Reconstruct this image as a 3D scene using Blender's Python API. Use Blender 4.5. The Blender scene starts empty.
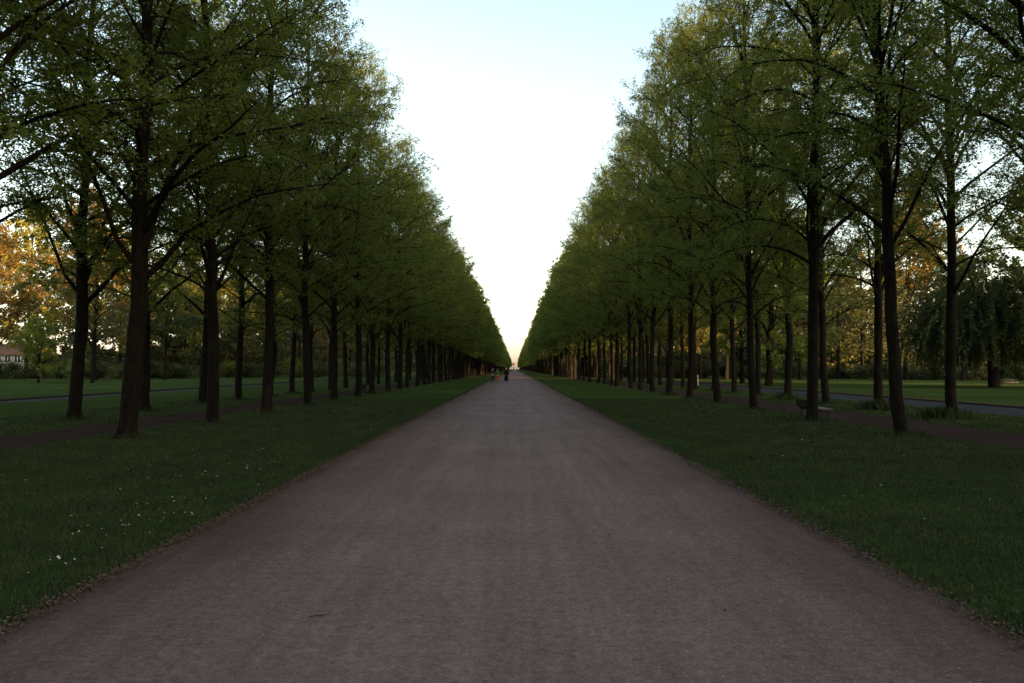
import bpy, math, random
import numpy as np

R = math.radians
random.seed(7)
scene = bpy.context.scene
col = scene.collection

# ------------------------------------------------------------------ helpers
class MB:
    """collects vertices and faces (with a material slot and a per-face random value); build() links ONE mesh object"""
    def __init__(self):
        self.v = []; self.q = []; self.t = []; self.n = 0
    def add(self, V, Q=None, T=None, mat=0, rnd=None):
        V = np.asarray(V, dtype=np.float32).reshape(-1, 3)
        if Q is not None and len(Q):
            Q = np.asarray(Q, dtype=np.int64)
            r = np.zeros(len(Q), np.float32) if rnd is None else np.broadcast_to(np.asarray(rnd, np.float32), (len(Q),))
            self.q.append((Q + self.n, np.full(len(Q), mat, np.int32), r))
        if T is not None and len(T):
            T = np.asarray(T, dtype=np.int64)
            r = np.zeros(len(T), np.float32) if rnd is None else np.broadcast_to(np.asarray(rnd, np.float32), (len(T),))
            self.t.append((T + self.n, np.full(len(T), mat, np.int32), r))
        self.v.append(V); self.n += len(V)
    def tube(self, P, rad, sides=6, mat=0, cap=False, squash=None):
        P = np.asarray(P, float); k = len(P); rad = np.broadcast_to(np.asarray(rad, float), (k,))
        T = np.gradient(P, axis=0); T /= np.linalg.norm(T, axis=1)[:, None] + 1e-9
        m = np.abs(T.mean(0)); ref = np.eye(3)[int(np.argmin(m))]
        U = np.cross(T, ref); U /= np.linalg.norm(U, axis=1)[:, None] + 1e-9
        W = np.cross(T, U)
        a = np.arange(sides) * 2 * math.pi / sides
        V = P[:, None, :] + rad[:, None, None] * (np.cos(a)[None, :, None] * U[:, None, :] + np.sin(a)[None, :, None] * W[:, None, :])
        i = np.arange(k - 1)[:, None] * sides; j = np.arange(sides)[None, :]; j2 = (j + 1) % sides
        Q = np.stack([i + j, i + j2, i + sides + j2, i + sides + j], -1).reshape(-1, 4)
        V = V.reshape(-1, 3)
        if cap:
            n0 = len(V); V = np.vstack([V, P[0], P[-1]])
            jj = np.arange(sides); jn = (jj + 1) % sides; b = (k - 1) * sides
            T1 = np.stack([jn, jj, np.full(sides, n0)], -1); T2 = np.stack([b + jj, b + jn, np.full(sides, n0 + 1)], -1)
            n_before = self.n
            self.add(V, Q, np.vstack([T1, T2]), mat)
        else:
            self.add(V, Q, None, mat)
    def box(self, c, s, mat=0, rot=None, taper=1.0):
        x, y, z = [q / 2 for q in s]
        V = np.array([[-x, -y, -z], [x, -y, -z], [x, y, -z], [-x, y, -z], [-x * taper, -y * taper, z], [x * taper, -y * taper, z], [x * taper, y * taper, z], [-x * taper, y * taper, z]], float)
        if rot is not None: V = V @ np.asarray(rot).T
        self.add(V + np.asarray(c, float), [[0, 3, 2, 1], [4, 5, 6, 7], [0, 1, 5, 4], [1, 2, 6, 5], [2, 3, 7, 6], [3, 0, 4, 7]], None, mat)
    def prism(self, poly, x0, x1, mat=0):
        """polygon in (y, z) extruded along x"""
        n = len(poly); A = [(x0, p[0], p[1]) for p in poly]; B = [(x1, p[0], p[1]) for p in poly]
        c0 = (x0, sum(p[0] for p in poly) / n, sum(p[1] for p in poly) / n); c1 = (x1, c0[1], c0[2])
        V = A + B + [c0, c1]
        Q = [[i, (i + 1) % n, n + (i + 1) % n, n + i] for i in range(n)]
        T = [[(i + 1) % n, i, 2 * n] for i in range(n)] + [[n + i, n + (i + 1) % n, 2 * n + 1] for i in range(n)]
        self.add(V, Q, T, mat)
    def mesh(self, name, mats, smooth=False):
        me = bpy.data.meshes.new(name)
        V = np.vstack(self.v)
        me.vertices.add(len(V)); me.vertices.foreach_set('co', V.ravel())
        nq = sum(len(q[0]) for q in self.q); nt = sum(len(t[0]) for t in self.t)
        lv = []; mi = []; rn = []
        for q in self.q: lv.append(q[0].ravel()); mi.append(q[1]); rn.append(q[2])
        for t in self.t: lv.append(t[0].ravel()); mi.append(t[1]); rn.append(t[2])
        lv = np.concatenate(lv).astype(np.int32)
        me.loops.add(len(lv)); me.loops.foreach_set('vertex_index', lv)
        me.polygons.add(nq + nt)
        st = np.concatenate([np.arange(nq) * 4, nq * 4 + np.arange(nt) * 3]).astype(np.int32)
        me.polygons.foreach_set('loop_start', st)
        me.polygons.foreach_set('material_index', np.concatenate(mi).astype(np.int32))
        if smooth: me.polygons.foreach_set('use_smooth', np.ones(nq + nt, bool))
        at = me.attributes.new('rnd', 'FLOAT', 'FACE'); at.data.foreach_set('value', np.concatenate(rn).astype(np.float32))
        for m in (mats if isinstance(mats, (list, tuple)) else [mats]): me.materials.append(m)
        me.update(calc_edges=True); me.validate()
        return me
    def build(self, name, mats, parent=None, smooth=False):
        return link(name, self.mesh(name, mats, smooth), parent)

def link(name, me, parent=None):
    o = bpy.data.objects.new(name, me); col.objects.link(o)
    if parent: o.parent = parent
    return o
def tag(o, label=None, cat=None, group=None, kind=None):
    if label: o['label'] = label
    if cat: o['category'] = cat
    if group: o['group'] = group
    if kind: o['kind'] = kind
    return o
def empty(name, loc=(0, 0, 0), rz=0.0):
    o = bpy.data.objects.new(name, None); col.objects.link(o)
    o.location = loc; o.rotation_euler = (0, 0, rz); o.empty_display_size = .3
    return o
def copy_thing(root):
    r = root.copy(); col.objects.link(r)
    for ch in list(root.children):
        c = ch.copy(); col.objects.link(c); c.parent = r
        for g in list(ch.children):
            d = g.copy(); col.objects.link(d); d.parent = c
    return r

# ------------------------------------------------------------------ materials
def new_mat(name):
    m = bpy.data.materials.new(name); m.use_nodes = True
    nt = m.node_tree; nt.nodes.clear()
    out = nt.nodes.new('ShaderNodeOutputMaterial')
    return m, nt, out
def N(nt, t, **kw):
    n = nt.nodes.new(t)
    for k, v in kw.items():
        if hasattr(n, k): setattr(n, k, v)
        else: n.inputs[k].default_value = v
    return n
def L(nt, a, b): nt.links.new(a, b)
def ramp(nt, fac, stops):
    r = nt.nodes.new('ShaderNodeValToRGB'); e = r.color_ramp.elements
    while len(e) < len(stops): e.new(0.5)
    for i, (p, c) in enumerate(stops): e[i].position = p; e[i].color = (*c, 1) if len(c) == 3 else c
    L(nt, fac, r.inputs[0]); return r
def mix(nt, fac, a, b, mode='MIX'):
    m = nt.nodes.new('ShaderNodeMix'); m.data_type = 'RGBA'; m.blend_type = mode
    for s, v in ((m.inputs[0], fac), (m.inputs[6], a), (m.inputs[7], b)):
        if isinstance(v, (int, float)): s.default_value = v
        elif isinstance(v, (tuple, list)): s.default_value = (*v, 1) if len(v) == 3 else v
        else: L(nt, v, s)
    return m.outputs[2]

def coords(nt, scale=(1, 1, 1), kind='Object'):
    tc = nt.nodes.new('ShaderNodeTexCoord'); mp = nt.nodes.new('ShaderNodeMapping')
    mp.inputs['Scale'].default_value = scale
    L(nt, tc.outputs[kind], mp.inputs[0]); return mp.outputs[0]
def noise(nt, vec, scale, detail=4, rough=.55):
    n = N(nt, 'ShaderNodeTexNoise', Scale=scale, Detail=detail, Roughness=rough); L(nt, vec, n.inputs['Vector']); return n.outputs['Fac']

def leaf_mat(name, stops, trans=.35):
    m, nt, out = new_mat(name)
    at = nt.nodes.new('ShaderNodeAttribute'); at.attribute_name = 'rnd'
    r = ramp(nt, at.outputs['Fac'], stops)
    oi = nt.nodes.new('ShaderNodeObjectInfo')
    hv = nt.nodes.new('ShaderNodeHueSaturation'); L(nt, r.outputs[0], hv.inputs['Color'])
    mr = N(nt, 'ShaderNodeMapRange'); mr.inputs[3].default_value = .8; mr.inputs[4].default_value = 1.2
    L(nt, oi.outputs['Random'], mr.inputs[0]); L(nt, mr.outputs[0], hv.inputs['Value'])
    d = N(nt, 'ShaderNodeBsdfPrincipled', Roughness=.5); d.inputs['Specular IOR Level'].default_value = .25
    L(nt, hv.outputs[0], d.inputs['Base Color'])
    t = nt.nodes.new('ShaderNodeBsdfTranslucent')
    L(nt, mix(nt, .5, hv.outputs[0], (.25, .27, .03)), t.inputs['Color'])
    ms = nt.nodes.new('ShaderNodeMixShader'); ms.inputs[0].default_value = trans
    L(nt, d.outputs[0], ms.inputs[1]); L(nt, t.outputs[0], ms.inputs[2]); L(nt, ms.outputs[0], out.inputs[0])
    return m

def simple(name, c, rough=.7, metal=0.0, var=.25, scale=8.0, spec=.4):
    m, nt, out = new_mat(name)
    p = N(nt, 'ShaderNodeBsdfPrincipled', Roughness=rough, Metallic=metal); p.inputs['Specular IOR Level'].default_value = spec
    n = noise(nt, coords(nt), scale)
    r = ramp(nt, n, [(.3, tuple(x * (1 - var) for x in c)), (.7, tuple(min(1, x * (1 + var)) for x in c))])
    L(nt, r.outputs[0], p.inputs['Base Color']); L(nt, p.outputs[0], out.inputs[0])
    return m

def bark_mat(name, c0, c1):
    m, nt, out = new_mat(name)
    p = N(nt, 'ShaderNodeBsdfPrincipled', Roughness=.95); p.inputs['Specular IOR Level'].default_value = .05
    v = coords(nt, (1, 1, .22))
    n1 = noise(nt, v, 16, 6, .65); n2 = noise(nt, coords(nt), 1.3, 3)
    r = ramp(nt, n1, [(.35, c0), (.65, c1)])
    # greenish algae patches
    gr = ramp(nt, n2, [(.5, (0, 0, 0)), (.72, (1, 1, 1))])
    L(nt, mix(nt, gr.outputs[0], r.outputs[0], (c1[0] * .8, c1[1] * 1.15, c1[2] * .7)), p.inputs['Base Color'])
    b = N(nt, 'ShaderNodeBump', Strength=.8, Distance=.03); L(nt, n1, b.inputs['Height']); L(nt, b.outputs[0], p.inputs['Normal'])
    L(nt, p.outputs[0], out.inputs[0]); return m

M = {}
M['lime_leaf'] = leaf_mat('lime_leaf', [(0, (.095, .132, .022)), (.5, (.142, .180, .030)), (1, (.195, .22, .045))], .55)
M['fresh_leaf'] = leaf_mat('fresh_leaf', [(0, (.12, .13, .02)), (.5, (.17, .16, .022)), (1, (.24, .19, .03))])
M['copper_leaf'] = leaf_mat('copper_leaf', [(0, (.10, .068, .020)), (.5, (.15, .092, .025)), (1, (.20, .12, .03))])
M['dark_leaf'] = leaf_mat('dark_leaf', [(0, (.024, .038, .011)), (.5, (.036, .054, .014)), (1, (.054, .072, .019))], .25)
M['wood_leaf'] = leaf_mat('wood_leaf', [(0, (.045, .050, .016)), (.5, (.075, .075, .022)), (1, (.11, .095, .028))], .25)
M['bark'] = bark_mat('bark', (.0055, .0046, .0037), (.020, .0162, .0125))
M['twig'] = bark_mat('twig', (.022, .017, .012), (.055, .042, .030))

def ground_mat():
    m, nt, out = new_mat('lawn')
    p = N(nt, 'ShaderNodeBsdfPrincipled', Roughness=1.0); p.inputs['Specular IOR Level'].default_value = .0
    v = coords(nt)
    a = noise(nt, v, .12, 5, .6); b = noise(nt, v, 2.2, 6, .7); c = noise(nt, v, 38, 4, .7)
    r1 = ramp(nt, a, [(.3, (.050, .074, .022)), (.55, (.070, .100, .030)), (.75, (.098, .124, .042))])
    r2 = ramp(nt, b, [(.3, (.55, .58, .55)), (.7, (1.25, 1.2, 1.15))])
    r3 = ramp(nt, c, [(.3, (.5, .5, .5)), (.7, (1.35, 1.35, 1.3))])
    cc = mix(nt, 1.0, r1.outputs[0], r2.outputs[0], 'MULTIPLY'); cc = mix(nt, 1.0, cc, r3.outputs[0], 'MULTIPLY')
    L(nt, cc, p.inputs['Base Color'])
    bu = N(nt, 'ShaderNodeBump', Strength=1.0, Distance=.06); L(nt, c, bu.inputs['Height']); L(nt, bu.outputs[0], p.inputs['Normal'])
    L(nt, p.outputs[0], out.inputs[0]); return m
M['lawn'] = ground_mat()

def gravel_mat(name, base, streak=1.0, speck=1.0, rough=.85, spec=.0):
    m, nt, out = new_mat(name)
    p = N(nt, 'ShaderNodeBsdfPrincipled', Roughness=rough); p.inputs['Specular IOR Level'].default_value = spec
    v = coords(nt)
    a = noise(nt, v, .55, 6, .62); s = noise(nt, coords(nt, (2.6, .10, 1)), 1.0, 5, .6); s2 = noise(nt, coords(nt, (9, .35, 1)), 1.0, 4, .6)
    g = noise(nt, v, 55, 5, .75); g2 = noise(nt, v, 9, 5, .7)
    b = base
    r = ramp(nt, a, [(.25, tuple(x * .80 for x in b)), (.55, b), (.8, tuple(x * 1.18 for x in b))])
    rs = ramp(nt, s, [(.3, (1 - .22 * streak,) * 3), (.7, (1 + .20 * streak,) * 3)])
    rs2 = ramp(nt, s2, [(.3, (1 - .12 * streak,) * 3), (.7, (1 + .12 * streak,) * 3)])
    rg = ramp(nt, g, [(.30, (.62, .61, .60)), (.5, (1, 1, 1)), (.72, (1.35, 1.34, 1.33))])
    rg2 = ramp(nt, g2, [(.3, (.80, .79, .78)), (.7, (1.16, 1.16, 1.16))])
    c = mix(nt, 1.0, r.outputs[0], rs.outputs[0], 'MULTIPLY'); c = mix(nt, 1.0, c, rs2.outputs[0], 'MULTIPLY')
    c = mix(nt, 1.0, c, rg.outputs[0], 'MULTIPLY'); c = mix(nt, 1.0, c, rg2.outputs[0], 'MULTIPLY')
    vo = N(nt, 'ShaderNodeTexVoronoi', Scale=42.0); L(nt, v, vo.inputs['Vector'])
    sp = ramp(nt, vo.outputs['Distance'], [(.10, (1, 1, 1)), (.20, (0, 0, 0))])
    rare = ramp(nt, vo.outputs['Color'], [(.70, (0, 0, 0)), (.80, (1, 1, 1))])
    f = mix(nt, 1.0, sp.outputs[0], rare.outputs[0], 'MULTIPLY')
    f2 = mix(nt, 1.0, f, (.2 * speck,) * 3, 'MULTIPLY')
    c = mix(nt, f2, c, (.52, .49, .47))
    g3 = noise(nt, v, 21, 6, .7)
    rg3 = ramp(nt, g3, [(.32, (.74, .73, .72)), (.5, (1, 1, 1)), (.70, (1.24, 1.23, 1.22))])
    c = mix(nt, 1.0, c, rg3.outputs[0], 'MULTIPLY')
    if name == 'gravel':           # darker and browner towards the verges, paler along the middle
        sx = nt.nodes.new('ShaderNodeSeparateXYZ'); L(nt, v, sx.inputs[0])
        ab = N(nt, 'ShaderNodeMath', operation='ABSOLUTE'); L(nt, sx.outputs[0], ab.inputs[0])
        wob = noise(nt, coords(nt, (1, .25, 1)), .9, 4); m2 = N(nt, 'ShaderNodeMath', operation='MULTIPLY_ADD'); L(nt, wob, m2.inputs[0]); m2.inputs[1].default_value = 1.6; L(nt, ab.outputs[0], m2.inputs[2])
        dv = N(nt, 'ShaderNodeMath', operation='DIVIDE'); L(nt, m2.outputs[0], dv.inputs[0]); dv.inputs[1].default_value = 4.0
        edge_tone = ramp(nt, dv.outputs[0], [(.45, (1.06, 1.06, 1.06)), (.72, (.86, .83, .81)), (.96, (.50, .45, .41))])
        c = mix(nt, 1.0, c, edge_tone.outputs[0], 'MULTIPLY')
    L(nt, c, p.inputs['Base Color'])
    bu = N(nt, 'ShaderNodeBump', Strength=.9, Distance=.016)
    ad0 = N(nt, 'ShaderNodeMath', operation='ADD'); L(nt, g, ad0.inputs[0]); L(nt, g2, ad0.inputs[1])
    ad = N(nt, 'ShaderNodeMath', operation='ADD'); L(nt, ad0.outputs[0], ad.inputs[0]); L(nt, g3, ad.inputs[1]); L(nt, ad.outputs[0], bu.inputs['Height'])
    L(nt, bu.outputs[0], p.inputs['Normal']); L(nt, p.outputs[0], out.inputs[0]); return m
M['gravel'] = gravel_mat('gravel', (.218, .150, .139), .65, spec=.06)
M['side_gravel'] = gravel_mat('side_gravel', (.058, .043, .036), .6, .2)
M['asphalt'] = gravel_mat('asphalt', (.060, .061, .065), .5, .2, .85)
M['pale_gravel'] = gravel_mat('pale_gravel', (.075, .070, .058), .3, .2)
M['kerb'] = simple('kerb', (.03, .028, .022), .9)

def blade_mat(name, stops):
    m, nt, out = new_mat(name)
    at = nt.nodes.new('ShaderNodeAttribute'); at.attribute_name = 'rnd'
    r = ramp(nt, at.outputs['Fac'], stops)
    n = noise(nt, coords(nt), .8, 6, .65)
    rr = ramp(nt, n, [(.3, (.55, .65, .6)), (.5, (1, 1, 1)), (.7, (1.55, 1.3, 1.1))])
    c = mix(nt, 1.0, r.outputs[0], rr.outputs[0], 'MULTIPLY')
    p = N(nt, 'ShaderNodeBsdfPrincipled', Roughness=.55); p.inputs['Specular IOR Level'].default_value = .25; L(nt, c, p.inputs['Base Color'])
    t = nt.nodes.new('ShaderNodeBsdfTranslucent'); L(nt, c, t.inputs['Color'])
    ms = nt.nodes.new('ShaderNodeMixShader'); ms.inputs[0].default_value = .3
    L(nt, p.outputs[0], ms.inputs[1]); L(nt, t.outputs[0], ms.inputs[2]); L(nt, ms.outputs[0], out.inputs[0]); return m
M['blade'] = blade_mat('grass_blade', [(0, (.019, .034, .008)), (.5, (.032, .052, .011)), (.95, (.056, .078, .019)), (1, (.12, .11, .05))])

# ------------------------------------------------------------------ camera, sun, sky
CAM_H = 1.6; F_PX = 827.0; HX, HY = 514.5, 368.5
cam_d = bpy.data.cameras.new('camera'); cam = bpy.data.objects.new('camera', cam_d); col.objects.link(cam)
cam_d.sensor_width = 36; cam_d.lens = F_PX / 1024 * 36; cam_d.clip_start = .05; cam_d.clip_end = 6000
cam.location = (0, 0, CAM_H)
cam.rotation_euler = (R(90) + math.atan((HY - 341.5) / F_PX), 0, math.atan((HX - 512) / F_PX))
scene.camera = cam
def at(px, y):                       # ground x for a picture column at depth y
    return (px - HX) / F_PX * y

SUN_EL, SUN_AZ = R(4.4), R(36)       # the low evening sun stands behind the camera and a little to the right
sd = np.array([math.sin(SUN_AZ) * math.cos(SUN_EL), -math.cos(SUN_AZ) * math.cos(SUN_EL), math.sin(SUN_EL)])
sun_d = bpy.data.lights.new('sun', 'SUN'); sun = bpy.data.objects.new('sun', sun_d); col.objects.link(sun)
sun_d.energy = 4.2; sun_d.angle = R(.5); sun_d.color = (1.0, .64, .32)
from mathutils import Vector
sun.rotation_euler = Vector(sd).to_track_quat('Z', 'Y').to_euler(); sun.location = (20, -60, 30)

w = bpy.data.worlds.new('World'); scene.world = w; w.use_nodes = True
nt = w.node_tree; nt.nodes.clear()
wo = nt.nodes.new('ShaderNodeOutputWorld'); bg = nt.nodes.new('ShaderNodeBackground'); sky = nt.nodes.new('ShaderNodeTexSky')
sky.sky_type = 'NISHITA'; sky.sun_disc = False; sky.sun_elevation = SUN_EL; sky.sun_rotation = math.pi - SUN_AZ
sky.air_density = 1.0; sky.dust_density = 1.5; sky.ozone_density = 1.0; sky.altitude = 50
hs = nt.nodes.new('ShaderNodeHueSaturation'); # paler, whiter air near the horizon
tcw = nt.nodes.new('ShaderNodeTexCoord'); sxw = nt.nodes.new('ShaderNodeSeparateXYZ'); L(nt, tcw.outputs['Generated'], sxw.inputs[0])
mrw = N(nt, 'ShaderNodeMapRange'); mrw.inputs[1].default_value = .0; mrw.inputs[2].default_value = .4; mrw.inputs[3].default_value = .50; mrw.inputs[4].default_value = .88
L(nt, sxw.outputs[2], mrw.inputs[0]); L(nt, mrw.outputs[0], hs.inputs['Saturation'])
L(nt, sky.outputs[0], hs.inputs['Color']); L(nt, hs.outputs[0], bg.inputs[0]); bg.inputs[1].default_value = .15; L(nt, bg.outputs[0], wo.inputs[0])
scene.view_settings.view_transform = 'Standard'; scene.view_settings.look = 'None'
scene.view_settings.exposure = 2.25; scene.view_settings.gamma = 1
scene.cycles.max_bounces = 8; scene.cycles.diffuse_bounces = 5; scene.cycles.glossy_bounces = 2; scene.cycles.transmission_bounces = 5
scene.cycles.use_denoising = True

# ------------------------------------------------------------------ trees
def unit(v): return v / (np.linalg.norm(v) + 1e-9)
def grow(rng, p, d, length, n, bend_z, wob):
    pts = [np.array(p, float)]; d = unit(np.array(d, float)); s = length / n
    for i in range(n):
        d = unit(d + np.array([0, 0, bend_z / n]) + rng.normal(0, wob, 3)); pts.append(pts[-1] + d * s)
    return np.array(pts)
def along(P, t):
    k = len(P) - 1; f = min(max(t, 0), .9999) * k; i = int(f); return P[i] + (P[i + 1] - P[i]) * (f - i), unit(P[i + 1] - P[i])

def leaves_at(mb, rng, C, size, mat, up=.35, elong=1.15, rnd=None):
    """one folded diamond leaf at every centre"""
    n = len(C); C = np.asarray(C)
    nrm = rng.normal(0, 1, (n, 3)); nrm[:, 2] = np.abs(nrm[:, 2]) + up; nrm /= np.linalg.norm(nrm, axis=1)[:, None]
    a = rng.normal(0, 1, (n, 3)); a -= (a * nrm).sum(1)[:, None] * nrm; a /= np.linalg.norm(a, axis=1)[:, None] + 1e-9
    b = np.cross(nrm, a); s = (size * rng.uniform(.65, 1.3, n))[:, None]
    V = np.stack([C - a * s * .5 * elong, C + b * s * .45 + nrm * s * .10, C + a * s * .5 * elong, C - b * s * .45 + nrm * s * .10], 1).reshape(-1, 3)
    Q = np.arange(n * 4).reshape(-1, 4)
    mb.add(V, Q, None, mat, rng.random(n) if rnd is None else np.clip(rnd + rng.normal(0, .18, n), 0, 1))

def gen_tree(seed, H=19.0, z0=2.9, r0=.22, profile=None, n_limb=54, sub_gap=.36, twig_gap=.2, leaves=22, leaf=.064, leaf_mat_='lime_leaf',
             lean=(0, 0), spread=.16, wander=.035, twig_tubes=True, up0=(50, 66), sub_len=1.0, first=None, sparse_low=True, droop=-1.0):
    rng = np.random.default_rng(seed)
    wood = MB(); crown = MB()
    nz = 22; zs = np.linspace(-.15, H * .96, nz)
    wx = np.cumsum(rng.normal(0, wander, nz)); wy = np.cumsum(rng.normal(0, wander, nz))
    wx -= np.interp(0, zs, wx); wy -= np.interp(0, zs, wy)
    T = np.stack([wx + lean[0] * np.maximum(zs, 0), wy + lean[1] * np.maximum(zs, 0), zs], 1)
    fr = np.clip(zs / H, 0, 1)
    rad = r0 * (1 - fr) ** .75 * (1 + .42 * np.exp(-np.maximum(zs, 0) / .35)) + .012
    # denser rings near the foot for the root flare and for knobbly bark
    zz = np.unique(np.concatenate([np.linspace(-.15, 1.2, 8), np.linspace(1.2, H * .96, 34)]))
    Tf = np.stack([np.interp(zz, zs, T[:, i]) for i in range(3)], 1)
    rf = (r0 * (1 - np.clip(zz / H, 0, 1)) ** .75 * (1 + .30 * np.exp(-np.maximum(zz, 0) / .22)) + .012) * (1 + rng.normal(0, .035, len(zz)))
    k0 = wood.n; wood.tube(Tf, rf, 14)
    V = wood.v[-1]; ang = np.arctan2(V[:, 1], V[:, 0])                    # root buttresses and burls
    ctr = np.repeat(Tf, 14, 0)
    lob = 1 + (.10 * np.cos(np.round(rng.uniform(3, 5)) * np.tile(np.arange(14) * 2 * math.pi / 14, len(zz)) + rng.uniform(0, 6))) * np.exp(-np.maximum(np.repeat(zz, 14), 0) / .5) + rng.normal(0, .018, len(V))
    wood.v[-1] = (ctr + (V - ctr) * lob[:, None]).astype(np.float32)
    prof = profile or [(.14, 2.9), (.3, 4.0), (.5, 4.2), (.7, 4.0), (.85, 3.4), (.95, 2.3), (1, 1.1)]
    px_, pr_ = [a for a, b in prof], [b for a, b in prof]
    az = rng.uniform(0, 6.28); LC = []; LR = []
    for i in range(n_limb):
        f = (i + rng.uniform(0, .9)) / n_limb
        z = z0 + (H * .95 - z0) * f ** .95
        p = np.array([np.interp(z, zs, T[:, 0]), np.interp(z, zs, T[:, 1]), z])
        az += 2.399 + rng.normal(0, .35)
        e = R(np.interp(f, [0, 1], up0) + rng.normal(0, 8))
        tip = np.interp((z + 1.2) / H, px_, pr_) * rng.uniform(.74, 1.03) * .95
        Ln = max(.5, tip / max(.35, math.cos(e)) * .86)
        d = np.array([math.cos(az) * math.cos(e), math.sin(az) * math.cos(e), math.sin(e)])
        n = 7
        P = grow(rng, p, d, Ln, n, droop if f < .6 else droop * .4, .085)
        tr = np.interp(z, zs, rad); lr = min(tr * .46, .0095 * Ln + .012) * rng.uniform(.75, 1.25)
        kk = n + 1                                   # keep the limb inside the crown's outline
        while kk > 4:
            dd = math.hypot(P[kk - 1][0] - np.interp(P[kk - 1][2], zs, T[:, 0]), P[kk - 1][1] - np.interp(P[kk - 1][2], zs, T[:, 1]))
            if dd <= np.interp(P[kk - 1][2] / H, px_, pr_) * 1.06 and P[kk - 1][2] < H * 1.02: break
            kk -= 1
        if kk < n + 1: Ln *= (kk - 1) / n; P = P[:kk]
        wood.tube(P, np.linspace(lr, .010, len(P)), 6 if lr > .03 else 5)
        m = max(3, int(Ln / sub_gap)); clump = rng.normal(.5, .22)
        for j in range(m):
            t = .22 + .78 * (j + rng.uniform(0, 1)) / m
            q, qd = along(P, t)
            side = unit(np.cross(qd, [0, 0, 1])) * (1 if j % 2 else -1)
            sdv = unit(qd * rng.uniform(.5, .9) + side * rng.uniform(.6, 1.0) + np.array([0, 0, rng.normal(.12, .4)]))
            sl = sub_len * (.45 + .95 * (1 - t) + rng.uniform(0, .5)) * min(1, Ln / 3)
            SP = grow(rng, q, sdv, sl, 4, rng.normal(-.1, .35), .10)
            wood.tube(SP, np.linspace(.013, .006, 5), 4)
            k = max(2, int(sl / twig_gap))
            for g in range(k):
                tq, td = along(SP, .2 + .8 * (g + rng.uniform(0, 1)) / k)
                tdv = unit(td * .6 + rng.normal(0, .6, 3))
                tl = rng.uniform(.25, .6)
                TP = grow(rng, tq, tdv, tl, 2, -.15, .12)
                if twig_tubes: crown.tube(TP, [.0045, .004, .0028], 3, 1)
                nl = rng.poisson(leaves * (.55 if (sparse_low and z < 4.2) else 1.0))
                if nl:
                    tt = rng.uniform(.1, 1.1, nl)
                    C = TP[0] + (TP[-1] - TP[0]) * tt[:, None] + rng.normal(0, .075, (nl, 3)) * (leaf / .075) ** .5
                    LC.append(C); LR.append(np.full(nl, clump + rng.normal(0, .08)))
    C = np.vstack(LC); leaves_at(crown, rng, C, leaf, 0, rnd=np.concatenate(LR))
    return wood, crown, len(C)

def tree_thing(name, wood, crown, leafm, loc=(0, 0, 0)):
    r = empty(name, loc)
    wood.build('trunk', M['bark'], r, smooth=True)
    crown.build('crown', [M[leafm], M['twig']], r)
    return r

def scaled(rng, o, loc, s, sz, rz, tilt=(0, 0)):
    o.location = loc; o.scale = (s, s, sz); o.rotation_euler = (tilt[0], tilt[1], rz)

# --- the avenue: two rows of lime trees on each side of the path
NEAR_V = [gen_tree(11 + i, H=19.5 + .5 * (i % 3), z0=3.4 + .4 * (i % 3), r0=.160 + .014 * (i % 2)) for i in range(6)]
MID_V = [gen_tree(41 + i, H=19.5 + .4 * i, z0=3.9, n_limb=50, sub_gap=.46, twig_gap=.30, leaves=17, leaf=.16, twig_tubes=False) for i in range(4)]
near_proto = []; mid_proto = []
print('LEAVES', [v[2] for v in NEAR_V + MID_V])
for i, (wd, cr, n) in enumerate(NEAR_V): near_proto.append(tree_thing('lime_tree', wd, cr, 'lime_leaf'))
for i, (wd, cr, n) in enumerate(MID_V): mid_proto.append(tree_thing('lime_tree', wd, cr, 'lime_leaf'))
used = set()
def take(proto):
    if proto.name not in used:
        used.add(proto.name); return proto
    return copy_thing(proto)

ORD = ['first', 'second', 'third', 'fourth', 'fifth', 'sixth', 'seventh', 'eighth', 'ninth', 'tenth', 'eleventh', 'twelfth', 'thirteenth', 'fourteenth', 'fifteenth', 'sixteenth', 'seventeenth', 'eighteenth']
rows = {
 'left inner':  dict(x=-8.9, ys=[2.4, 8.0, 13.4, 19.0, 24.4, 29.7, 35.6, 40.8, 46.7, 52.2, 57.5, 63.7, 69.6], step=5.6, out=3, s=1.0, sz=.88),
 'left outer':  dict(x=-14.0, ys=[9.8, 15.3, 20.7, 26.0, 31.3, 37.2, 42.0, 47.2, 52.4], step=5.4, out=3, s=1.0, sz=.86),
 'right inner': dict(x=9.3, ys=[2.0, 8.0, 14.0, 19.9, 25.2, 32.2, 38.0, 44.0, 50.0, 56.0, 61.8, 67.5, 74.0], step=6.0, out=3, s=.92, sz=1.01),
 'right outer': dict(x=14.2, ys=[10.5, 16.0, 21.4, 26.9, 32.4, 37.8, 43.1, 48.4, 53.9, 59.6], step=5.5, out=3, s=.95, sz=.97),
}
WALK_Y = 96.0
N_ROW = 58; AV_END = 640.0
far_spots = []
rr = np.random.default_rng(5)
AV_END = 1480.0
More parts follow.
